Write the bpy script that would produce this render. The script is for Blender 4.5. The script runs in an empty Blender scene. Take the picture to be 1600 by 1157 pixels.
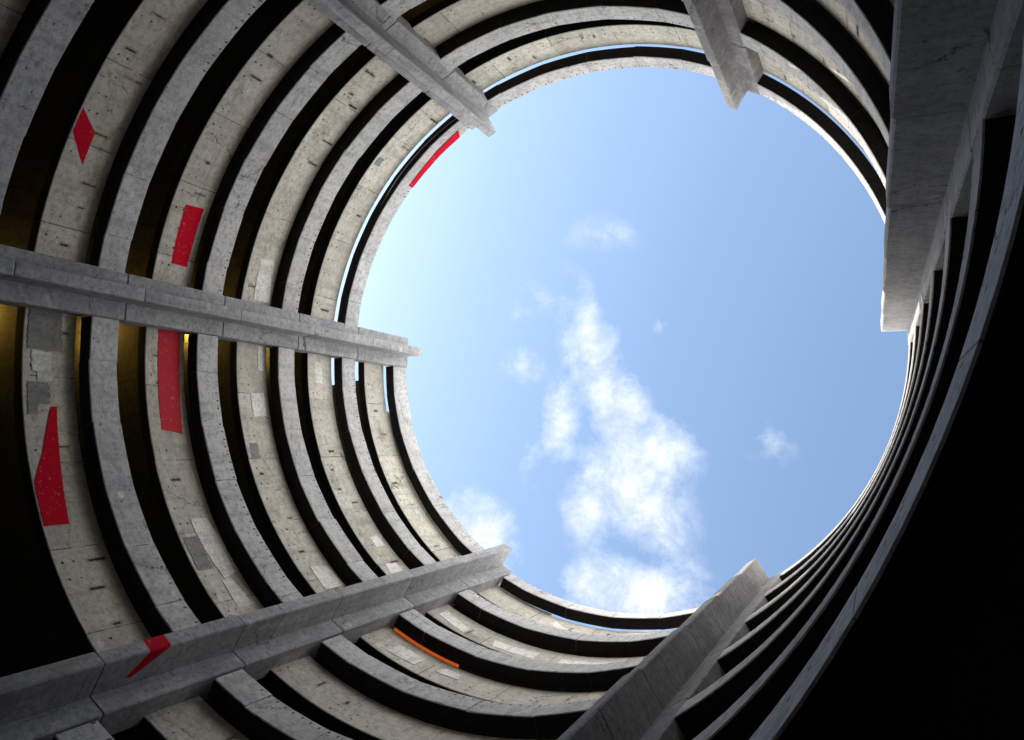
import bpy, bmesh, math, random
from math import sin, cos, radians as RAD, pi
from mathutils import Matrix, Vector
random.seed(7)
sc = bpy.context.scene
COL = sc.collection

# ------------------------------------------------------------------ survey
S = 8.33                       # radius of the light well in metres
CZ = 1.6                       # camera height
CX, CY = -.8844, -.4003        # well axis seen from the camera (radii)
H0, PITCH = 2.8175 * S, 3.0    # height of the top beam's start above the camera; one turn drops 3 m
GREY_H, PALE_LO, PALE_HI = .70, 1.75, 2.93
R_PALE = 1.045 * S

def hz(n, deg):                # height of the underside of beam turn n at an angle
    return CZ + H0 - PITCH * (n + deg / 360.)
def P(r, deg, z):
    a = RAD(deg)
    return (-r * cos(a), r * sin(a), z)

# ------------------------------------------------------------------ node helpers
class NB:
    def __init__(s, m):
        s.t = m.node_tree; s.n = s.t.nodes; s.l = s.t.links
    def new(s, typ, **k):
        d = s.n.new(typ)
        for a, b in k.items(): setattr(d, a, b)
        return d
    def put(s, sock, v):
        if v is None: return
        if hasattr(v, 'links') or isinstance(v, bpy.types.NodeSocket): s.l.new(v, sock)
        else: sock.default_value = v
    def m(s, op, a, b=None, c=None, clamp=False):
        d = s.new('ShaderNodeMath', operation=op, use_clamp=clamp)
        s.put(d.inputs[0], a)
        if b is not None: s.put(d.inputs[1], b)
        if c is not None: s.put(d.inputs[2], c)
        return d.outputs[0]
    def mix(s, f, a, b, mode='MIX'):
        d = s.new('ShaderNodeMix', data_type='RGBA', blend_type=mode)
        s.put(d.inputs[0], f)
        for i, v in ((6, a), (7, b)):
            if isinstance(v, tuple) and len(v) == 3: v = (*v, 1)
            s.put(d.inputs[i], v)
        return d.outputs[2]
    def noise(s, vec, scale, detail=4, rough=.55, dist=0):
        d = s.new('ShaderNodeTexNoise')
        s.put(d.inputs['Vector'], vec); d.inputs['Scale'].default_value = scale
        d.inputs['Detail'].default_value = detail; d.inputs['Roughness'].default_value = rough
        d.inputs['Distortion'].default_value = dist
        return d.outputs['Fac']
    def ramp(s, f, lo, hi):
        d = s.new('ShaderNodeMapRange', clamp=True)
        s.put(d.inputs[0], f); s.put(d.inputs[1], lo); s.put(d.inputs[2], hi)
        return d.outputs[0]
    def comb(s, x, y, z=0.):
        d = s.new('ShaderNodeCombineXYZ')
        s.put(d.inputs[0], x); s.put(d.inputs[1], y); s.put(d.inputs[2], z)
        return d.outputs[0]

def mat(name):
    m = bpy.data.materials.new(name); m.use_nodes = True
    nb = NB(m); b = m.node_tree.nodes['Principled BSDF']
    return m, nb, b

def concrete(name, light, dark, kind, rough=.85, dirt=.5):
    """kind: 'wall' board-marked parapets, 'beam' cast beams, 'column' precast pieces, 'plain'"""
    m, nb, b = mat(name)
    uv = nb.new('ShaderNodeUVMap', uv_map='metres').outputs[0]
    sep = nb.new('ShaderNodeSeparateXYZ'); nb.l.new(uv, sep.inputs[0])
    u, v = sep.outputs[0], sep.outputs[1]
    oi = nb.new('ShaderNodeObjectInfo').outputs['Random']
    seed = nb.m('MULTIPLY', oi, 57.)
    def vec(su, sv, off=0.):
        return nb.comb(nb.m('MULTIPLY', u, su), nb.m('MULTIPLY', v, sv), nb.m('ADD', seed, off))
    big = nb.noise(vec(.35, .9), 1., 5, .6)
    mid = nb.noise(vec(2.2, 2.2, 3.), 1., 6, .65)
    fine = nb.noise(vec(22., 22., 9.), 1., 3, .7)
    f = nb.m('ADD', nb.m('MULTIPLY', big, .55), nb.m('MULTIPLY', mid, .45))
    f = nb.ramp(f, .36, .62)
    c = nb.mix(f, dark, light)
    grain = nb.noise(vec(8.5, 8.5, 61.), 1., 5, .75)
    c = nb.mix(nb.m('MULTIPLY', nb.ramp(grain, .49, .62), .62), c, tuple(x * .50 for x in dark))
    c = nb.mix(nb.m('MULTIPLY', nb.ramp(grain, .46, .34), .22), c, tuple(min(.85, x * 1.25) for x in light))
    run = nb.ramp(nb.noise(vec(3.4, .38, 71.), 1., 6, .65), .50, .68)
    c = nb.mix(nb.m('MULTIPLY', run, .50), c, tuple(x * .42 for x in dark))
    # salt-and-pepper grain of the cast surface
    c = nb.mix(nb.m('MULTIPLY', nb.ramp(fine, .40, .56), .32), c, tuple(x * .62 for x in dark), 'MIX')
    bump = nb.m('ADD', nb.m('MULTIPLY', fine, .5), nb.m('MULTIPLY', mid, .5))
    def cell(x, size, off=0.):
        q = nb.m('ADD', nb.m('DIVIDE', x, size), off)
        return nb.m('FRACT', q), nb.m('FLOOR', q)
    def wn(a, b_):
        d = nb.new('ShaderNodeTexWhiteNoise', noise_dimensions='3D')
        nb.put(d.inputs[0], nb.comb(a, b_, seed)); return d.outputs['Value']
    def line(x, size, halfw, off=0.):
        fr, _ = cell(x, size, off)
        d = nb.m('MULTIPLY', nb.m('ABSOLUTE', nb.m('SUBTRACT', fr, .5)), size)
        return nb.m('LESS_THAN', d, halfw)
    black = (.012, .010, .009)
    if kind == 'wall':
        # each formwork panel has its own tone
        fr, fl = cell(u, 1.82); tone = wn(fl, 0.)
        c = nb.mix(nb.m('MULTIPLY', tone, .42), c, tuple(x * .55 for x in dark))
        jn = line(nb.m('ADD', u, nb.m('MULTIPLY', nb.noise(vec(.5, 3., 5.), 1.), .03)), 1.82, .011, .5)
        broken = nb.ramp(nb.noise(vec(1.6, 2.5, 17.), 1.), .42, .52)
        c = nb.mix(nb.m('MULTIPLY', nb.m('MULTIPLY', jn, broken), .75), c, black)
        # faint boards along the wall
        bd, bf = cell(v, .145); c = nb.mix(nb.m('MULTIPLY', wn(bf, fl), .13), c, tuple(x * .5 for x in dark))
        # tie holes, pairs one above the other
        fu, iu = cell(u, .455); du = nb.m('MULTIPLY', nb.m('SUBTRACT', fu, .5), .455)
        jit = nb.m('MULTIPLY', nb.m('SUBTRACT', wn(iu, 3.), .5), .10)
        du = nb.m('ADD', du, jit)
        holes = None
        for vv in (.17, .385):
            dv = nb.m('SUBTRACT', v, nb.m('ADD', vv, nb.m('MULTIPLY', nb.m('SUBTRACT', wn(iu, vv), .5), .05)))
            d = nb.m('SQRT', nb.m('ADD', nb.m('MULTIPLY', du, du), nb.m('MULTIPLY', dv, dv)))
            h = nb.m('LESS_THAN', d, nb.m('ADD', .014, nb.m('MULTIPLY', wn(iu, vv + 60.), .016)))
            holes = h if holes is None else nb.m('MAXIMUM', holes, h)
        holes = nb.m('MULTIPLY', holes, nb.m('GREATER_THAN', wn(iu, 11.), .22))
        c = nb.mix(nb.m('MULTIPLY', holes, .93), c, black)
        bump = nb.m('SUBTRACT', bump, nb.m('MULTIPLY', holes, 1.5))
        clu = nb.m('SUBTRACT', 1.12, nb.m('MULTIPLY', nb.noise(nb.comb(nb.m('MULTIPLY', u, .22), 0., nb.m('ADD', seed, 13.)), 1., 2), 1.15))
        # dark and rusty streaks running down from the upper half
        fu, iu = cell(u, .62); r1 = wn(iu, 21.); r2 = wn(iu, 22.); r3 = wn(iu, 23.)
        du = nb.m('ABSOLUTE', nb.m('SUBTRACT', nb.m('MULTIPLY', nb.m('SUBTRACT', fu, .5), .62), nb.m('MULTIPLY', nb.m('SUBTRACT', r1, .5), .4)))
        wv = nb.m('MULTIPLY', nb.m('SUBTRACT', nb.noise(vec(9., 12., 31.), 1.), .5), .05)
        du = nb.m('ABSOLUTE', nb.m('ADD', du, wv))
        dv = nb.m('ABSOLUTE', nb.m('SUBTRACT', v, nb.m('ADD', .30, nb.m('MULTIPLY', r2, .62))))
        ln = nb.m('ADD', .05, nb.m('MULTIPLY', r3, .17))
        st = nb.m('MULTIPLY', nb.m('LESS_THAN', dv, ln), nb.m('LESS_THAN', du, nb.m('ADD', .008, nb.m('MULTIPLY', wn(iu, 37.), .026))))
        st = nb.m('MULTIPLY', st, nb.m('GREATER_THAN', wn(iu, 29.), clu))
        halo = nb.m('MULTIPLY', nb.m('LESS_THAN', dv, nb.m('ADD', ln, .05)), nb.ramp(du, .08, .015))
        halo = nb.m('MULTIPLY', halo, nb.m('GREATER_THAN', wn(iu, 29.), clu))
        c = nb.mix(nb.m('MULTIPLY', halo, .5), c, (.17, .095, .045))
        c = nb.mix(nb.m('MULTIPLY', st, .9), c, (.022, .014, .010))
        # damp, grimy blotches
        g = nb.ramp(nb.noise(vec(.8, 1.5, 41.), 1., 6, .7), .56, .70)
        c = nb.mix(nb.m('MULTIPLY', g, .50), c, (.09, .085, .075))
    if kind == 'beam':
        jn = line(u, S * pi / 18, .009, .5)
        c = nb.mix(nb.m('MULTIPLY', nb.m('MULTIPLY', jn, nb.m('GREATER_THAN', wn(cell(u, S * pi / 18)[1], 91.), .45)), nb.m('MULTIPLY', nb.ramp(nb.noise(vec(.3, 4., 5.), 1.), .40, .5), .75)), c, black)
        # rows of exposed bar ends near the top edge, only on some stretches
        on = nb.ramp(nb.noise(vec(.16, 0., 77.), 1., 1), .50, .53)
        fu, iu = cell(u, .21); du = nb.m('ABSOLUTE', nb.m('MULTIPLY', nb.m('SUBTRACT', fu, .5), .21))
        dv = nb.m('ABSOLUTE', nb.m('SUBTRACT', v, nb.m('ADD', .56, nb.m('MULTIPLY', wn(iu, 1.), .05))))
        tick = nb.m('MULTIPLY', nb.m('LESS_THAN', du, .020), nb.m('LESS_THAN', dv, .038))
        tick = nb.m('MULTIPLY', tick, nb.m('MULTIPLY', on, nb.m('GREATER_THAN', wn(iu, 2.), .15)))
        hal = nb.m('MULTIPLY', nb.m('MULTIPLY', nb.m('LESS_THAN', du, .06), nb.m('LESS_THAN', dv, .07)), on)
        c = nb.mix(nb.m('MULTIPLY', hal, .25), c, (.55, .53, .5))
        c = nb.mix(nb.m('MULTIPLY', tick, .9), c, (.04, .016, .008))
        # scattered rusty chips
        fu, iu = cell(u, .55); fv, iv = cell(v, .2)
        d1 = nb.m('SUBTRACT', nb.m('MULTIPLY', nb.m('SUBTRACT', fu, wn(iu, iv)), .55), 0.)
        d2 = nb.m('MULTIPLY', nb.m('SUBTRACT', fv, wn(iv, iu)), .2)
        d = nb.m('SQRT', nb.m('ADD', nb.m('MULTIPLY', d1, d1), nb.m('MULTIPLY', nb.m('MULTIPLY', d2, d2), 4.)))
        ch = nb.m('MULTIPLY', nb.m('LESS_THAN', d, nb.m('ADD', .015, nb.m('MULTIPLY', mid, .035))), nb.m('GREATER_THAN', wn(iu, nb.m('ADD', iv, 50.)), .84))
        c = nb.mix(nb.m('MULTIPLY', ch, .85), c, (.05, .02, .012))
        g = nb.ramp(nb.noise(vec(1.1, 1.8, 43.), 1., 6, .7), .55, .70)
        c = nb.mix(nb.m('MULTIPLY', g, .30), c, (.10, .10, .105))
    if kind == 'column':
        bd, bf = cell(v, .24); c = nb.mix(nb.m('MULTIPLY', wn(bf, 4.), .18), c, tuple(x * .5 for x in dark))
        streak = nb.ramp(nb.noise(vec(6., .45, 15.), 1., 5, .6), .5, .72)
        c = nb.mix(nb.m('MULTIPLY', streak, .30), c, tuple(x * .45 for x in dark))
        vor = nb.new('ShaderNodeTexVoronoi'); nb.put(vor.inputs['Vector'], vec(3.2, 3.2, 2.)); vor.inputs['Scale'].default_value = 1.
        pit = nb.m('LESS_THAN', vor.outputs['Distance'], .055)
        c = nb.mix(nb.m('MULTIPLY', pit, .8), c, (.03, .028, .028))
        g = nb.ramp(nb.noise(vec(.9, 1.1, 43.), 1., 6, .7), .50, .68)
        c = nb.mix(nb.m('MULTIPLY', g, .35), c, tuple(x * .5 for x in dark))
    if kind != 'plain':
        wob = nb.comb(nb.m('ADD', nb.m('MULTIPLY', u, .75), nb.m('MULTIPLY', mid, .5)), nb.m('ADD', nb.m('MULTIPLY', v, .75), nb.m('MULTIPLY', grain, .25)), seed)
        vo = nb.new('ShaderNodeTexVoronoi', feature='DISTANCE_TO_EDGE'); nb.put(vo.inputs['Vector'], wob); vo.inputs['Scale'].default_value = 1.
        crk = nb.m('MULTIPLY', nb.m('LESS_THAN', vo.outputs['Distance'], .007), nb.ramp(nb.noise(vec(.5, .8, 83.), 1., 2), .54, .60))
        c = nb.mix(nb.m('MULTIPLY', crk, .7), c, black)
        # white efflorescence and brown wash
        wh = nb.ramp(nb.noise(vec(1.5, 3.2, 87.), 1., 6, .7), .60, .72)
        c = nb.mix(nb.m('MULTIPLY', wh, .50), c, (.74, .73, .70))
        bw = nb.ramp(nb.noise(vec(2.6, .7, 93.), 1., 5, .6), .60, .74)
        c = nb.mix(nb.m('MULTIPLY', bw, .42), c, (.26, .19, .11))
        dk = nb.ramp(nb.noise(vec(5., 7., 97.), 1., 5, .75), .57, .72)
        c = nb.mix(nb.m('MULTIPLY', dk, .66), c, (.10, .095, .09))
    if name.startswith('bare'):
        sm = line(u, 1.22, .012, .25)
        c = nb.mix(nb.m('MULTIPLY', sm, .8), c, black)
    nb.l.new(c, b.inputs['Base Color'])
    b.inputs['Roughness'].default_value = rough
    b.inputs['Specular IOR Level'].default_value = .25
    bm_ = nb.new('ShaderNodeBump'); bm_.inputs['Strength'].default_value = .35; bm_.inputs['Distance'].default_value = .02
    nb.l.new(bump, bm_.inputs['Height']); nb.l.new(bm_.outputs[0], b.inputs['Normal'])
    return m

M = {}
M['wall'] = concrete('pale_board_marked_concrete', (.72, .69, .61), (.50, .475, .42), 'wall')
M['beam'] = concrete('grey_cast_concrete', (.56, .555, .55), (.41, .41, .415), 'beam')
M['column'] = concrete('precast_column_concrete', (.47, .47, .485), (.32, .32, .335), 'column')
M['columnlight'] = concrete('smooth_precast_concrete', (.58, .57, .57), (.46, .455, .46), 'column')
M['columnshaded'] = concrete('shaded_precast_concrete', (.345, .335, .335), (.215, .21, .215), 'column')  # shade on the lower right and top columns put into the colour
M['beamlight'] = concrete('brightened_beam_concrete', (.80, .79, .83), (.70, .69, .73), 'beam')  # lowest beam made paler, its extra brightness put into the colour
M['soffit'] = concrete('shaded_underside_concrete', (.022, .020, .019), (.012, .011, .011), 'plain', .95)  # shade under beams and walls put into the colour; also fills bedding joints
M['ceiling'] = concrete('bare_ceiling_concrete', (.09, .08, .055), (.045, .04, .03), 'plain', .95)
M['patch'] = concrete('fresh_white_mortar', (.80, .79, .76), (.66, .65, .62), 'plain')
M['patchdark'] = concrete('grey_repair_mortar', (.30, .295, .285), (.20, .20, .195), 'plain')

def paint(name, rgb, worn):
    m, nb, b = mat(name)
    g = nb.new('ShaderNodeNewGeometry').outputs['Position']
    f = nb.ramp(nb.noise(g, 9., 8, .78), .585, .64)
    f2 = nb.ramp(nb.noise(g, 1.6, 4, .6), .35, .7)
    c = nb.mix(nb.m('MULTIPLY', f2, .25), rgb, tuple(x * .6 for x in rgb))
    c = nb.mix(nb.m('MULTIPLY', f, worn), c, (.35, .33, .3))
    nb.l.new(c, b.inputs['Base Color']); b.inputs['Roughness'].default_value = .8; b.inputs['Specular IOR Level'].default_value = .1
    return m
M['red'] = paint('crimson_paint', (.50, .001, .018), .45)
M['redfaded'] = paint('worn_crimson_paint', (.46, .028, .045), .6)

def simple(name, rgb, rough=.6, metal=0., emit=None, es=0.):
    m, nb, b = mat(name)
    g = nb.new('ShaderNodeNewGeometry').outputs['Position']
    f = nb.noise(g, 8., 4, .6)
    nb.l.new(nb.mix(f, tuple(x * .75 for x in rgb), tuple(min(1, x * 1.2) for x in rgb)), b.inputs['Base Color'])
    b.inputs['Roughness'].default_value = rough; b.inputs['Metallic'].default_value = metal
    if emit:
        b.inputs['Emission Color'].default_value = (*emit, 1); b.inputs['Emission Strength'].default_value = es
    return m
M['housing'] = simple('lamp_housing_grey', (.12, .12, .12), .5, .4)
M['tube'] = simple('lit_sodium_diffuser', (.8, .7, .4), .4, 0, (1., .62, .10), 70.)
M['tube2'] = simple('dim_sodium_diffuser', (.8, .7, .4), .4, 0, (1., .62, .10), 16.)
M['orange'] = simple('orange_lamplit_glow', (.95, .26, .03), .5, 0, (1., .16, .015), .11)  # emission stands in for lamplight on an edge
M['asphalt'] = simple('concrete_floor', (.10, .10, .10), .9)
M['cable'] = simple('black_cable', (.02, .02, .02), .6)

# ------------------------------------------------------------------ mesh helpers
def link(name, verts, faces, uvs, mats, midx=None, parent=None, smooth=False):
    me = bpy.data.meshes.new(name)
    me.from_pydata(verts, [], faces); me.update()
    for k in mats: me.materials.append(M[k])
    if midx:
        for p, i in zip(me.polygons, midx): p.material_index = i
    ul = me.uv_layers.new(name='metres')
    if uvs:
        k = 0
        for f in uvs:
            for q in f: ul.data[k].uv = q; k += 1
    o = bpy.data.objects.new(name, me); COL.objects.link(o)
    if parent: o.parent = parent
    return o

def tag(o, label=None, cat=None, group=None, kind=None):
    if label: o['label'] = label
    if cat: o['category'] = cat
    if group: o['group'] = group
    if kind: o['kind'] = kind
    return o
def empty(name, loc, label, cat, group=None):
    o = bpy.data.objects.new(name, None); COL.objects.link(o)
    o.location = loc; o.empty_display_size = .3
    return tag(o, label, cat, group)

class MB:
    def __init__(s): s.v = []; s.f = []; s.u = []; s.m = []
    def quad(s, pts, uv, mi=0):
        k = len(s.v); s.v += pts; s.f.append(tuple(range(k, k + len(pts)))); s.u.append(uv); s.m.append(mi)
    def build(s, name, mats, parent=None):
        # children are placed relative to their parent's origin
        o = link(name, s.v, s.f, s.u, mats, s.m, None)
        if parent:
            o.parent = parent
            o.matrix_parent_inverse = Matrix.Translation(-parent.location)
        bm = bmesh.new(); bm.from_mesh(o.data)
        bmesh.ops.remove_doubles(bm, verts=bm.verts, dist=1e-5)
        bmesh.ops.recalc_face_normals(bm, faces=bm.faces)
        bm.to_mesh(o.data); bm.free()
        return o

def sweep(mb, prof, d0, d1, step, zf, rf=None, mi=None):
    """prof: closed loop of (r, dz) ; zf(deg)-> base height ; rf(deg)-> radial tweak"""
    k = max(1, round((d1 - d0) / step)); n = len(prof)
    rf = rf or (lambda d: 0.)
    per = [0.]
    for i in range(n):
        a, b = prof[i], prof[(i + 1) % n]; per.append(per[-1] + math.hypot(b[0] - a[0], b[1] - a[1]))
    angs = [d0 + (d1 - d0) * i / k for i in range(k + 1)]
    ring = [[P(r + rf(a), a, zf(a) + z) for r, z in prof] for a in angs]
    for i in range(k):
        ua, ub = S * RAD(angs[i]), S * RAD(angs[i + 1])
        for j in range(n):
            j2 = (j + 1) % n
            va, vb = per[j], per[j + 1]
            mb.quad([ring[i][j], ring[i + 1][j], ring[i + 1][j2], ring[i][j2]],
                    [(ua, va), (ub, va), (ub, vb), (ua, vb)], mi[j] if mi else 0)
    for a, rg in ((angs[0], ring[0]), (angs[-1], ring[-1])):
        mb.quad(list(rg), [(r, z) for r, z in prof], 0)

CHORD = 10.
def chord_r(d):                # beams are straight between joints 10 degrees apart
    q = (d % CHORD) - CHORD / 2
    return .4 * S * (cos(RAD(CHORD / 2)) / cos(RAD(q)) - 1) if d < 120 or d > 235 else 0.

# ------------------------------------------------------------------ columns
COLS = [  # angle, label
 (359.2, 'T-shaped grey concrete column across the left middle, its nose pointing at the sky'),
 (59.7, 'T-shaped concrete column at lower left with a red paint stripe on its nose'),
 (121.4, 'stepped grey column at lower right, dark joints between its wide side faces'),
 (178.9, 'dark wide column straight above at upper right, nearest to the viewer'),
 (237.7, 'grey concrete column pointing down into the sky at the top, right of centre'),
 (297.2, 'diagonal grey concrete column at upper left ending beside the red strip')]
HALF = .56
def col_piece(mb, cdeg, z0, z1, taper=True):
    a = RAD(cdeg)
    er = Vector((-cos(a), sin(a), 0)); et = Vector((sin(a), cos(a), 0))
    ch = .022
    def prof(rin, hw, fw):
        rf = .9965 * S; ro = 1.062 * S
        return [(rin, -hw + ch), (rin, hw - ch), (rin + ch, hw), (rf, hw), (rf, fw - ch), (rf + ch, fw), (ro, fw),
                (ro, -fw), (rf + ch, -fw), (rf, -fw + ch), (rf, -hw), (rin + ch, -hw)]
    lv = [(z0, prof(.9245 * S, .142, HALF - .012)), (z0 + .03, prof(.9238 * S, .146, HALF - .003)),
          (z1 - .03, prof(.9205 * S, .158, HALF)), (z1, prof(.9225 * S, .150, HALF - .012))]
    rings = []
    for z, pr in lv: rings.append([tuple(er * r + et * t + Vector((0, 0, z))) for r, t in pr])
    pr0 = lv[0][1]; n = len(pr0); per = [0.]
    for i in range(n): per.append(per[-1] + math.hypot(pr0[(i + 1) % n][0] - pr0[i][0], pr0[(i + 1) % n][1] - pr0[i][1]))
    for i in range(len(lv) - 1):
        for j in range(n):
            j2 = (j + 1) % n
            mb.quad([rings[i][j], rings[i][j2], rings[i + 1][j2], rings[i + 1][j]],
                    [(per[j], lv[i][0]), (per[j + 1], lv[i][0]), (per[j + 1], lv[i + 1][0]), (per[j], lv[i + 1][0])])
    for rg, (z, pr) in ((rings[0], lv[0]), (rings[-1], lv[-1])):
        mb.quad(list(rg), [(r, t) for r, t in pr])

for ci, (cd, lab) in enumerate(COLS):
    root = empty('concrete_column', P(S, cd, 0), lab, 'column', 'precast columns round the light well')
    tops = [hz(n, cd % 359.2) + .80 for n in range(8)]
    if ci == 0: tops[0] += .10
    tops = [t for t in tops if t > 1.]
    for i, t in enumerate(tops):
        bot = tops[i + 1] + .036 if i + 1 < len(tops) else -.02
        mb = MB(); col_piece(mb, cd, bot, t)
        pc = mb.build('column_segment', [{2: 'columnshaded', 4: 'columnshaded', 3: 'columnlight'}.get(ci, 'column')], root)
        if ci == 1 and bot < 11.4 < t: redseg = (pc, cd, root)
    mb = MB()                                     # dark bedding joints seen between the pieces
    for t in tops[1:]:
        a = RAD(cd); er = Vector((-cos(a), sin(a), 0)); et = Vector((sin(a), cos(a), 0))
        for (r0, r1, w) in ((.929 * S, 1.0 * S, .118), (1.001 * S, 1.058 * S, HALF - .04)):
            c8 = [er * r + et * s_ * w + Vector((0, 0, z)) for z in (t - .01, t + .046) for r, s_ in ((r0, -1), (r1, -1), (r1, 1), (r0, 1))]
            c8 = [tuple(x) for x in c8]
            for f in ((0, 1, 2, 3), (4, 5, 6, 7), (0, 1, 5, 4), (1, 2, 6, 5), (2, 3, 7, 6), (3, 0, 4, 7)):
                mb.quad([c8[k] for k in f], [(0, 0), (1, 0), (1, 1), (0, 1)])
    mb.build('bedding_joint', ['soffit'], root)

# ------------------------------------------------------------------ spiral edge beams
CD = sorted([c[0] % 359.6 for c in COLS])          # 0, 60.9 ...
ED = [0.0, 60.9, 121.4, 178.9, 237.7, 297.2, 359.6]
BEAML = [
 'topmost smooth grey spiral beam rimming the open sky, with a long red strip',
 'second grey spiral beam from the top, just outside the pale wall under the sky sliver',
 'third grey spiral beam from the top, rusty bar ends dotted along its upper edge',
 'fourth grey spiral beam from the top, left of the long faded red rectangle',
 'fifth grey spiral beam from the top, with a small white splash low on the left',
 'sixth grey spiral beam from the top, crossing the top left corner of the view',
 'lowest grey spiral beam, the broadest light stripe at far right against black']
beams = []
for n in range(7):
    root = empty('spiral_beam', P(S, 0, hz(n, 0)), BEAML[n], 'beam', 'grey spiral beams between the columns')
    for b in range(6):
        d0, d1 = ED[b], ED[b + 1]
        if n == 5 and b == 0: continue          # no beam along this bay, open to the entry side
        d0 += 3.2; d1 -= 3.2
        hh = GREY_H
        if n == 0 and b == 0: hh = .88
        if n == 6: hh = 1.0
        c = .018; t0, t1 = 1.0 * S, 1.040 * S
        prof = [(t0, c), (t0, hh - c), (t0 + c, hh), (t1, hh), (t1, 0), (t0 + c, 0)]
        mb = MB()
        nn = n
        # snap to the joints so the chords stay straight
        marks = [d0] + [k * 10. for k in range(int(d0 // 10) + 1, int(d1 // 10) + 1) if d0 < k * 10. < d1] + [d1]
        k_ = []
        for a, e in zip(marks[:-1], marks[1:]):
            jr, jz = random.uniform(-.011, .011), random.uniform(-.010, .010)
            if 118 < a < 236: jr, jz = jr * .12, jz * .12   # this run was cast in one go
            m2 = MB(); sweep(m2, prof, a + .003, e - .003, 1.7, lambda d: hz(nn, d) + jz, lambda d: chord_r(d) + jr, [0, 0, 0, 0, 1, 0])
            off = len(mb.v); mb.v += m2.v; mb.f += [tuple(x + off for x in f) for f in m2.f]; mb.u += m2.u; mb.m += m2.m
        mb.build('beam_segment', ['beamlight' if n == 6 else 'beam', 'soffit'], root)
    beams.append(root)

# ------------------------------------------------------------------ pale parapet walls
PARL = {
 1: 'uppermost pale parapet wall, a bright sky sliver along its upper edge',
 2: 'second pale parapet wall from the top, square white patches near its lower end',
 3: 'third pale parapet wall from the top, carrying the small bright red rectangle',
 4: 'fourth pale parapet wall from the top, with a red kite and long faded red rectangle',
 5: 'fifth pale parapet wall, lowest at left, with the tall red wedge and grey patches',
 6: 'sixth and lowest pale parapet wall, barely seen at the top left corner'}
walls = {}
for n in range(1, 7):
    root = empty('parapet_wall', P(R_PALE, 0, hz(n, 0) + PALE_LO), PARL[n], 'parapet', 'pale parapet walls between the grey beams')
    for b in range(6):
        d0, d1 = ED[b], ED[b + 1]
        if n == 1 and b == 0: d0 = 1.
        if n == 6 and b == 0: continue
        g = .08
        c = .015; t0, t1 = R_PALE, R_PALE + .26
        step = math.degrees(1.82 / S) * 2
        cuts = sorted({d0 + g, d1 - g} | {k * step for k in range(40) if d0 + 1.5 < k * step < d1 - 1.5} | ({14., 77.} if n == 1 else set()))
        cuts = [q for q in cuts if d0 <= q <= d1]
        mb = MB()
        for a_, e_ in zip(cuts[:-1], cuts[1:]):
            jr, jz = random.uniform(-.007, .007), random.uniform(-.010, .010)
            hi = PALE_HI + (.26 if n == 1 and 13 < (a_ + e_) / 2 < 78 else 0.)
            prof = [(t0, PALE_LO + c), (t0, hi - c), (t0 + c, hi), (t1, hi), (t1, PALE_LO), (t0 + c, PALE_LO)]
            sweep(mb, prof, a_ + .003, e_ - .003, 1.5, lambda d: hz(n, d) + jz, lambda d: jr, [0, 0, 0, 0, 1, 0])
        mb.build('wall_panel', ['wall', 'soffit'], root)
    walls[n] = root

# ------------------------------------------------------------------ ramp decks
DECKL = {
 1: 'topmost ramp deck, its dark underside behind the uppermost pale parapet',
 2: 'ramp deck one turn below the topmost, underside behind the second pale parapet',
 3: 'ramp deck with yellow lit underside above the fourth grey beam',
 4: 'ramp deck with yellow lit underside between red rectangle wall and fifth grey beam',
 5: 'ramp deck with brownish lit underside at the far left edge',
 6: 'ramp deck with unlit underside showing at the top left corner',
 7: 'lowest ramp deck, black underside filling the lower right corner'}
for n in range(1, 8):
    root = empty('ramp_deck', P(1.3 * S, 0, hz(n, 0) + 1.97), DECKL[n], 'ramp', 'ramp decks of the spiral')
    a0, a1 = (6.5 if n == 1 else 0.), 360.
    zb = 1.98 if n < 7 else 3.24
    ri = R_PALE + .14 if n < 7 else 1.036 * S
    prof = [(ri, zb), (ri, zb + .26), (1.76 * S, zb + .26), (1.76 * S, zb)]
    for b in range(3):
        d0, d1 = max(a0, b * 120.), (b + 1) * 120.
        mb = MB()
        sweep(mb, prof, d0 + .05, d1 - .05, 3., lambda d: hz(n, d), None, [0, 0, 0, 1 if n < 7 else 2])
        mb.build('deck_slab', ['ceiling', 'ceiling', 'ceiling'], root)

# outer wall of the ramp drum
mb = MB()
N = 120
for i in range(N):
    a, e = 360. * i / N, 360. * (i + 1) / N
    za, ze = hz(1, a) + 2.2, hz(1, e) + 2.2
    for r in (1.76 * S, 1.79 * S):
        mb.quad([P(r, a, -.3), P(r, e, -.3), P(r, e, ze), P(r, a, za)],
                [(S * RAD(a), 0), (S * RAD(e), 0), (S * RAD(e), ze), (S * RAD(a), za)])
    mb.quad([P(1.76 * S, a, za), P(1.76 * S, e, ze), P(1.79 * S, e, ze), P(1.79 * S, a, za)], [(0, 0), (1, 0), (1, 1), (0, 1)])
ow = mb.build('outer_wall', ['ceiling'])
tag(ow, 'dark round outer wall of the ramp drum, behind all the decks', 'wall')

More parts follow.
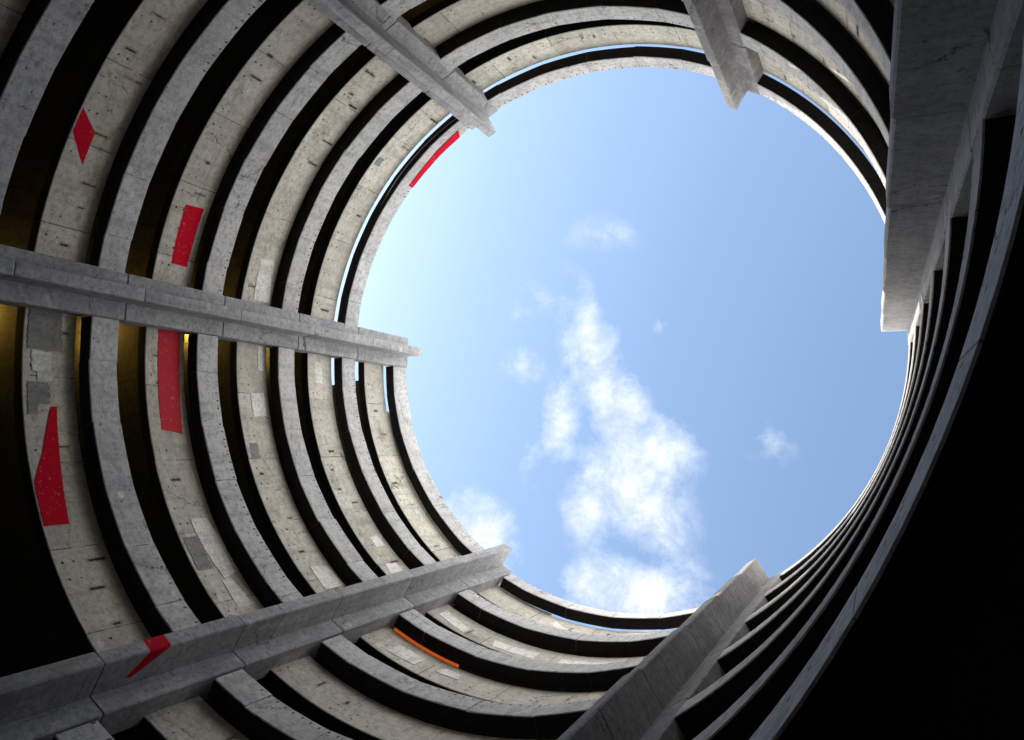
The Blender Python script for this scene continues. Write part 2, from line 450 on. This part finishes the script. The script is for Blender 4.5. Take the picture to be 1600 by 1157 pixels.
# ------------------------------------------------------------------ paint and mortar on the concrete
rp = lambda d: R_PALE
rb = lambda d: S + chord_r(d)
def surf_patch(name, root, n, poly, mats, rface, off, label=None, step=.3, zoff=0.):
    """poly in (deg, height above beam turn n's underside); laid on the curved face in narrow strips"""
    ds = sorted({p[0] for p in poly}); lo, hi = ds[0], ds[-1]
    k = max(1, int((hi - lo) / step)); cuts = sorted(set([lo + (hi - lo) * i / k for i in range(k + 1)] + ds))
    jt = .007 if 'red' in mats[0] else .022
    if name == 'red_strip': cuts = sorted(set(cuts + [q for q in (310., 320., 305., 315.) if lo < q < hi]))
    def span(d):
        vs = []
        for (a, va), (b, vb) in zip(poly, poly[1:] + poly[:1]):
            if min(a, b) - 1e-9 <= d <= max(a, b) + 1e-9:
                if abs(b - a) < 1e-9: vs += [va, vb]
                else: vs.append(va + (vb - va) * (d - a) / (b - a))
        return min(vs), max(vs)
    mb = MB(); sp = []
    for d in cuts:
        lo_, hi_ = span(d)
        j1, j2 = random.uniform(-jt, jt), random.uniform(-jt, jt)
        if hi_ - lo_ > .06: lo_, hi_ = lo_ + j1, hi_ + j2
        sp.append((d, lo_, hi_))
    off += .012 if rface is rb else .008
    R = lambda d: rface(d) - off
    for (a, al, ah), (b, bl, bh) in zip(sp[:-1], sp[1:]):
        pa = [P(R(a), a, hz(n, a) + al), P(R(b), b, hz(n, b) + bl), P(R(b), b, hz(n, b) + bh), P(R(a), a, hz(n, a) + ah)]
        mb.quad(pa, [(S * RAD(a), al), (S * RAD(b), bl), (S * RAD(b), bh), (S * RAD(a), ah)])
        bk = [P(R(a) + off * .9, a, hz(n, a) + al), P(R(b) + off * .9, b, hz(n, b) + bl), P(R(b) + off * .9, b, hz(n, b) + bh), P(R(a) + off * .9, a, hz(n, a) + ah)]
        mb.quad([pa[0], pa[1], bk[1], bk[0]], [(0, 0), (.1, 0), (.1, .1), (0, .1)])
        mb.quad([pa[3], pa[2], bk[2], bk[3]], [(0, 0), (.1, 0), (.1, .1), (0, .1)])
    o = mb.build(name, mats, root)
    if label: o['label'] = label
    return o
rp = lambda d: R_PALE
rb = lambda d: S + chord_r(d)
surf_patch('red_paint', walls[4], 4, [(1.2, 2.12), (1.2, 2.80), (11.8, 2.78), (20.4, 2.70), (19.8, 2.10), (12., 2.12)], ['redfaded'], rp, .004, 'long faded red painted rectangle')
surf_patch('red_paint', walls[5], 5, [(16.8, 2.35), (16.8, 2.48), (20.9, 2.45), (26.3, 2.40), (34., 2.31), (34., 1.80), (27.5, 1.80), (23.7, 2.06)], ['red'], rp, .004, 'tall red painted wedge')
surf_patch('red_paint', walls[3], 3, [(341.4, 2.15), (341.1, 2.72), (351.6, 2.70), (351.6, 2.20)], ['red'], rp, .004, 'small bright red painted rectangle')
surf_patch('red_paint', walls[4], 4, [(333.2, 1.79), (336.9, 1.79), (341., 2.26), (335.9, 2.26)], ['red'], rp, .004, 'red painted kite')
surf_patch('red_strip', beams[0], 0, [(303., .36), (304., .69), (320.1, .69), (320.1, .47)], ['red'], rb, .004, 'long red painted strip')
for n, poly, k in [
  (2, [(346.5, 2.16), (346.1, 2.66), (354.5, 2.86), (354.4, 2.20)], 'patch'),
  (3, [(12.4, 2.23), (12.2, 2.76), (16.6, 2.76), (16.9, 2.27)], 'patch'),
  (3, [(3.1, 2.54), (2.9, 2.77), (7.8, 2.78), (7.9, 2.60)], 'patch'),
  (4, [(35.1, 2.24), (35.3, 2.70), (39., 2.88), (45.2, 2.90), (46.2, 2.40), (41.1, 2.28)], 'patch'),
  (4, [(46.3, 2.30), (46.3, 2.56), (51.6, 2.72), (51.6, 2.25)], 'patch'),
  (3, [(47.3, 2.16), (47.7, 2.77), (52.6, 2.86), (52.4, 2.10)], 'patch'),
  (2, [(43.6, 2.28), (43.6, 2.67), (46.1, 2.70), (46.1, 2.25)], 'patch'),
  (2, [(50.2, 2.08), (50.5, 2.56), (53.2, 2.57), (52.9, 1.97)], 'patch'),
  (5, [(8.8, 1.95), (8.9, 2.37), (13.1, 2.40), (13.1, 2.10), (11.7, 2.08), (11.7, 1.95)], 'patch'),
  (5, [(13.3, 1.86), (13.3, 2.32), (16.4, 2.34), (16.4, 2.08), (18.0, 2.06), (18.0, 1.86)], 'patchdark'),
  (5, [(2.5, 1.84), (2.5, 2.55), (8.6, 2.62), (8.6, 1.84)], 'patchdark'),
  (4, [(38.2, 1.84), (38.2, 2.22), (44., 2.26), (44., 1.84)], 'patchdark'),
  (2, [(77., 1.95), (76.1, 2.35), (84.5, 2.50), (84.8, 1.95)], 'patch'),
  (2, [(89., 1.95), (89., 2.40), (99., 2.42), (99., 1.95)], 'patch'),
  (3, [(76.2, 2.23), (76.6, 2.58), (79.6, 2.63), (80.1, 2.29)], 'patch'),
  (2, [(64.9, 2.05), (64.9, 2.55), (71.2, 2.26), (71.1, 1.90)], 'patch'),
  (1, [(78.8, 2.18), (79.4, 2.58), (82.9, 2.09), (82.5, 1.88)], 'patch'),
  (3, [(68., 1.95), (68., 2.5), (73., 2.6), (73., 2.05)], 'patch'),
  (1, [(318., 1.84), (318., 2.1), (320., 2.1), (320., 1.84)], 'patchdark'),
  (3, [(22., 1.9), (22., 2.2), (25., 2.2), (25., 1.9)], 'patchdark'),
  (2, [(4.5, 2.1), (4.5, 2.45), (9., 2.45), (9., 2.1)], 'patch')]:
    surf_patch('repair_patch', walls[n], n, poly, [k], rp, .003 if k == 'patch' else .0025)
# white splash on the fifth beam
pts = [(31.56 + .55 * cos(t) * random.uniform(.85, 1.1), .31 + .085 * sin(t) * random.uniform(.85, 1.1)) for t in [k * pi / 7 for k in range(14)]]
surf_patch('white_splash', beams[4], 4, pts, ['patch'], rb, .003)

# red stripe on the nose and side of the lower left column
pc, cd, root = redseg
a = RAD(cd); er = Vector((-cos(a), sin(a), 0)); et = Vector((sin(a), cos(a), 0))
mb = MB()
def rin(z, z0, z1): 
    f = (z - z0 - .03) / (z1 - z0 - .06); return (.9238 + (.9205 - .9238) * f) * S, .146 + .012 * f
zs = [v.co.z for v in pc.data.vertices]; z0, z1 = min(zs), max(zs)
def nose(t, z):
    r, h = rin(z, z0, z1); return tuple(er * (r - .004) + et * (t * (h - .022)) + Vector((0, 0, z)))
def side(r, z, s_):
    _, h = rin(z, z0, z1); return tuple(er * r + et * (s_ * (h + .004)) + Vector((0, 0, z)))
zA = CZ + 9.66; zB = CZ + 10.08
mb.quad([nose(-1, zA), nose(1, zA - .03), nose(1, zB - .03), nose(-1, zB)], [(0, 0), (1, 0), (1, 1), (0, 1)])
r0, h0_ = rin(zA, z0, z1)
mb.quad([nose(1, zA - .03), side(r0 + .022, zA - .04, 1), side(r0 + .022, zB - .04, 1), nose(1, zB - .03)], [(0, 0), (1, 0), (1, 1), (0, 1)])
mb.quad([side(r0 + .022, zA - .04, 1), side(.976 * S, CZ + 9.34, 1), side(.978 * S, CZ + 9.47, 1), side(r0 + .022, zB - .04, 1)], [(0, 0), (1, 0), (1, 1), (0, 1)])
rs = mb.build('red_stripe', ['red']); rs.parent = pc; rs.matrix_parent_inverse = Matrix.Identity(4)

# ------------------------------------------------------------------ wall lamps in the ramps
def lamp(n, deg, lab, mk='tube', r=1.30):
    z = hz(n, deg) + 1.98
    root = empty('ceiling_lamp', P(r * S, deg, z), lab, 'lamp', 'yellow lamps under the ramp ceilings')
    a = RAD(deg); er = Vector((-cos(a), sin(a), 0)); et = Vector((sin(a), cos(a), 0))
    def box(name, r0, r1, w, za, zb, mk, par):
        mb = MB(); c8 = [tuple(er * q + et * s_ * w + Vector((0, 0, zz))) for zz in (za, zb) for q, s_ in ((r0, -1), (r1, -1), (r1, 1), (r0, 1))]
        for f in ((0, 1, 2, 3), (4, 5, 6, 7), (0, 1, 5, 4), (1, 2, 6, 5), (2, 3, 7, 6), (3, 0, 4, 7)):
            mb.quad([c8[k] for k in f], [(0, 0), (1, 0), (1, 1), (0, 1)])
        o = mb.build(name, [mk], par)
        bv = o.modifiers.new('round', 'BEVEL'); bv.width = .015; bv.segments = 2
    box('bracket', r * S - .03, r * S + .03, .04, z - .26, z + .02, 'housing', root)
    box('housing', r * S - .09, r * S + .09, .30, z - .38, z - .34, 'housing', root)
    box('diffuser', r * S - .08, r * S + .08, .28, z - .335, z - .26, mk, root)
lamp(3, -.9, 'bright yellow lamp glimpsed in the slit behind the left column, beside the long red rectangle')
lamp(4, 1.5, 'yellow lamp in the ramp behind the left column, beside the fifth grey beam')
lamp(5, 1.5, 'yellow lamp in the ramp at the far left edge below the left column')
lamp(2, 2., 'faint yellow lamp in the ramp below the left column, third beam from the top', 'tube2')
lamp(2, 290., 'dim yellow lamp in the ramp right of the upper left column', 'tube2')
lamp(2, 62., 'dim yellow lamp in the ramp right of the lower left column', 'tube2')

# lamp-lit edge under the third beam, its light added as a glowing strip
mb = MB(); rr = .038; cr = 1.044 * S
for i in range(24):
    a0, a1 = 64.5 + 13 * i / 24, 64.5 + 13 * (i + 1) / 24
    for j in range(8):
        t0, t1 = j * pi / 4, (j + 1) * pi / 4
        mb.quad([P(cr + rr * cos(t), a, hz(2, a) - .02 + rr * sin(t)) for a, t in ((a0, t0), (a1, t0), (a1, t1), (a0, t1))], [(0, 0), (1, 0), (1, 1), (0, 1)])
oc = mb.build('lamplit_strip', ['orange'])
tag(oc, 'thin orange strip glowing in place of lamplight under the third grey beam, right of the lower left column', 'lamplit strip')

# thin cable hanging in front of the topmost beam
cu = []
mb = MB()
c0, c1 = Vector(P(S * 1.043, 300.5, hz(0, 300.5) + .02)), Vector(P(S * 1.010, 327, hz(0, 327) - .01))
prev = None
for i in range(21):
    t = i / 20; d = 300.5 + 26.5 * t
    p = Vector(P(S * (1.012 + .0 * t) + .02, d, hz(0, d) - .03 - .30 * (t * (1 - t))))
    ring = [p + Vector((0, 0, 1)) * .012 * cos(k * pi / 3) + Vector((-cos(RAD(d)), sin(RAD(d)), 0)) * .012 * sin(k * pi / 3) for k in range(6)]
    if prev:
        for k in range(6):
            mb.quad([tuple(prev[k]), tuple(prev[(k + 1) % 6]), tuple(ring[(k + 1) % 6]), tuple(ring[k])], [(0, 0), (1, 0), (1, 1), (0, 1)])
    prev = ring
cb = mb.build('hanging_cable', ['cable'])
tag(cb, 'thin dark cable sagging under the topmost beam beside the red strip', 'cable')

# ------------------------------------------------------------------ ground
mb = MB()
for i in range(64):
    a, e = 360. * i / 64, 360. * (i + 1) / 64
    mb.quad([P(0, 0, 0), P(1.76 * S, a, 0), P(1.76 * S, e, 0)], [(0, 0), (1, 0), (1, 1)])
    mb.quad([P(1.76 * S, a, 0), P(400, a, 0), P(400, e, 0), P(1.76 * S, e, 0)], [(0, 0), (1, 0), (1, 1), (0, 1)])
gr = mb.build('ground', ['asphalt']); tag(gr, kind='structure')
gr['label'] = 'dull concrete floor under the ramps'

# ------------------------------------------------------------------ camera
B0 = (0.9062, -0.0569, -0.4190); B1 = (0.0, 0.9909, -0.1346); B2 = (0.4229, 0.1220, 0.8979)
right = Vector((B0[0], B1[0], B2[0])); down = Vector((B0[1], B1[1], B2[1])); fwd = Vector((B0[2], B1[2], B2[2]))
cam = bpy.data.cameras.new('camera'); co = bpy.data.objects.new('camera', cam); COL.objects.link(co)
R3 = Matrix((right, -down, -fwd)).transposed().normalized()
co.matrix_world = Matrix.Translation((-CX * S, -CY * S, CZ)) @ R3.to_4x4()
cam.sensor_width = 36; cam.lens = 36 * 1207.9 / 1600; cam.shift_x = 0; cam.shift_y = -45.5 / 1600
cam.clip_start = .02; cam.clip_end = 2000
sc.camera = co

# ------------------------------------------------------------------ sun and sky
SUN_PHI, SUN_EL = 340., 16.
FILL_BANK = 8.4  # brightness of the added out-of-view clouds
sd = Vector((-cos(RAD(SUN_PHI)) * cos(RAD(SUN_EL)), sin(RAD(SUN_PHI)) * cos(RAD(SUN_EL)), sin(RAD(SUN_EL))))
sl = bpy.data.lights.new('sun', 'SUN'); so = bpy.data.objects.new('sun', sl); COL.objects.link(so)
sl.energy = 2.0; sl.angle = RAD(.53); sl.color = (1., .94, .84)
so.rotation_euler = sd.to_track_quat('Z', 'Y').to_euler()

w = bpy.data.worlds.new('World'); sc.world = w; w.use_nodes = True
nb = NB(w); bg = nb.n['Background']
sky = nb.new('ShaderNodeTexSky', sky_type='NISHITA'); sky.sun_disc = False
sky.sun_elevation = RAD(SUN_EL); sky.sun_rotation = math.atan2(sd.x, sd.y)
sky.air_density = 1.0; sky.dust_density = 1.0; sky.ozone_density = 1.0; sky.altitude = 50
tc = nb.new('ShaderNodeTexCoord').outputs['Generated']
sp = nb.new('ShaderNodeSeparateXYZ'); nb.l.new(tc, sp.inputs[0])
zc = nb.m('MAXIMUM', sp.outputs[2], .08)
X = nb.m('DIVIDE', sp.outputs[0], zc); Y = nb.m('DIVIDE', sp.outputs[1], zc)
def skyxy(px, py):
    d = right * (px - 800) + down * (py - 533) + fwd * 1207.9
    return d.x / d.z, d.y / d.z
def blob(px, py, rx, ry, rot=0.):
    x0, y0 = skyxy(px, py)
    a = skyxy(px + cos(rot) * 50, py + sin(rot) * 50); ax, ay = (a[0] - x0), (a[1] - y0)
    L = math.hypot(ax, ay); ux, uy = ax / L, ay / L; sc_ = L / 50
    dx = nb.m('SUBTRACT', X, x0); dy = nb.m('SUBTRACT', Y, y0)
    p = nb.m('ADD', nb.m('MULTIPLY', dx, ux / (rx * sc_)), nb.m('MULTIPLY', dy, uy / (rx * sc_)))
    q = nb.m('ADD', nb.m('MULTIPLY', dx, -uy / (ry * sc_)), nb.m('MULTIPLY', dy, ux / (ry * sc_)))
    d = nb.m('SQRT', nb.m('ADD', nb.m('MULTIPLY', p, p), nb.m('MULTIPLY', q, q)))
    return nb.ramp(d, 1.35, .0)
bl = [blob(*a) for a in [(955, 625, 190, 50, 1.20), (918, 515, 75, 26, 1.45), (880, 660, 34, 66, 0.), (1035, 700, 62, 50, .3), (925, 800, 48, 66, 0.), (1010, 800, 70, 62, .4),
      (995, 925, 110, 66, 0.), (978, 775, 118, 84, .9), (925, 925, 50, 48, 0.), (750, 832, 72, 52, .7)]]
weak = [nb.m('MULTIPLY', blob(815, 574, 34, 26, .3), .72)] + [nb.m('MULTIPLY', blob(*a), .28) for a in [(1035, 508, 50, 22, -.3), (945, 365, 66, 30, 0.), (815, 490, 34, 20, 0.), (1205, 690, 44, 36, 0.), (850, 470, 40, 24, .6), (830, 720, 40, 50, .2)]]
acc = bl[0]
for q in bl[1:] + weak: acc = nb.m('MAXIMUM', acc, q)
pv = nb.comb(X, Y, 0.)
n1 = nb.noise(pv, 9., 12, .66, .6); n2 = nb.noise(pv, 42., 8, .7, .3)
nz = nb.m('ADD', nb.m('MULTIPLY', n1, .72), nb.m('MULTIPLY', n2, .28))
dens = nb.m('ADD', acc, nb.m('MULTIPLY', nb.m('SUBTRACT', nz, .5), 3.0))
dens = nb.m('MULTIPLY', nb.ramp(dens, .14, 1.2), .93)
dens = nb.m('MULTIPLY', dens, nb.ramp(acc, .0, .25))
cloudcol = nb.mix(nb.ramp(nb.noise(pv, 17., 9, .7, .4), .36, .60), (1.65, 1.85, 2.25), (2.75, 2.8, 2.95))
fin = nb.mix(dens, sky.outputs[0], cloudcol)
# broken bright cloud band added low all round, out of view, to light the walls
el = nb.m('ADD', sp.outputs[2], nb.m('MULTIPLY', nb.m('SUBTRACT', nb.noise(tc, 3.2, 6, .6), .5), .35))
fill_bank = nb.m('MULTIPLY', nb.ramp(el, .80, .70), nb.ramp(nb.noise(tc, 5., 6, .6), .34, .46))
fin = nb.mix(fill_bank, fin, (FILL_BANK, FILL_BANK * .975, FILL_BANK * .93))
nb.l.new(fin, bg.inputs[0]); bg.inputs[1].default_value = .15

sc.view_settings.view_transform = 'Standard'; sc.view_settings.look = 'None'
sc.view_settings.exposure = 1.72; sc.view_settings.gamma = 1
sc.cycles.max_bounces = 8; sc.cycles.diffuse_bounces = 5
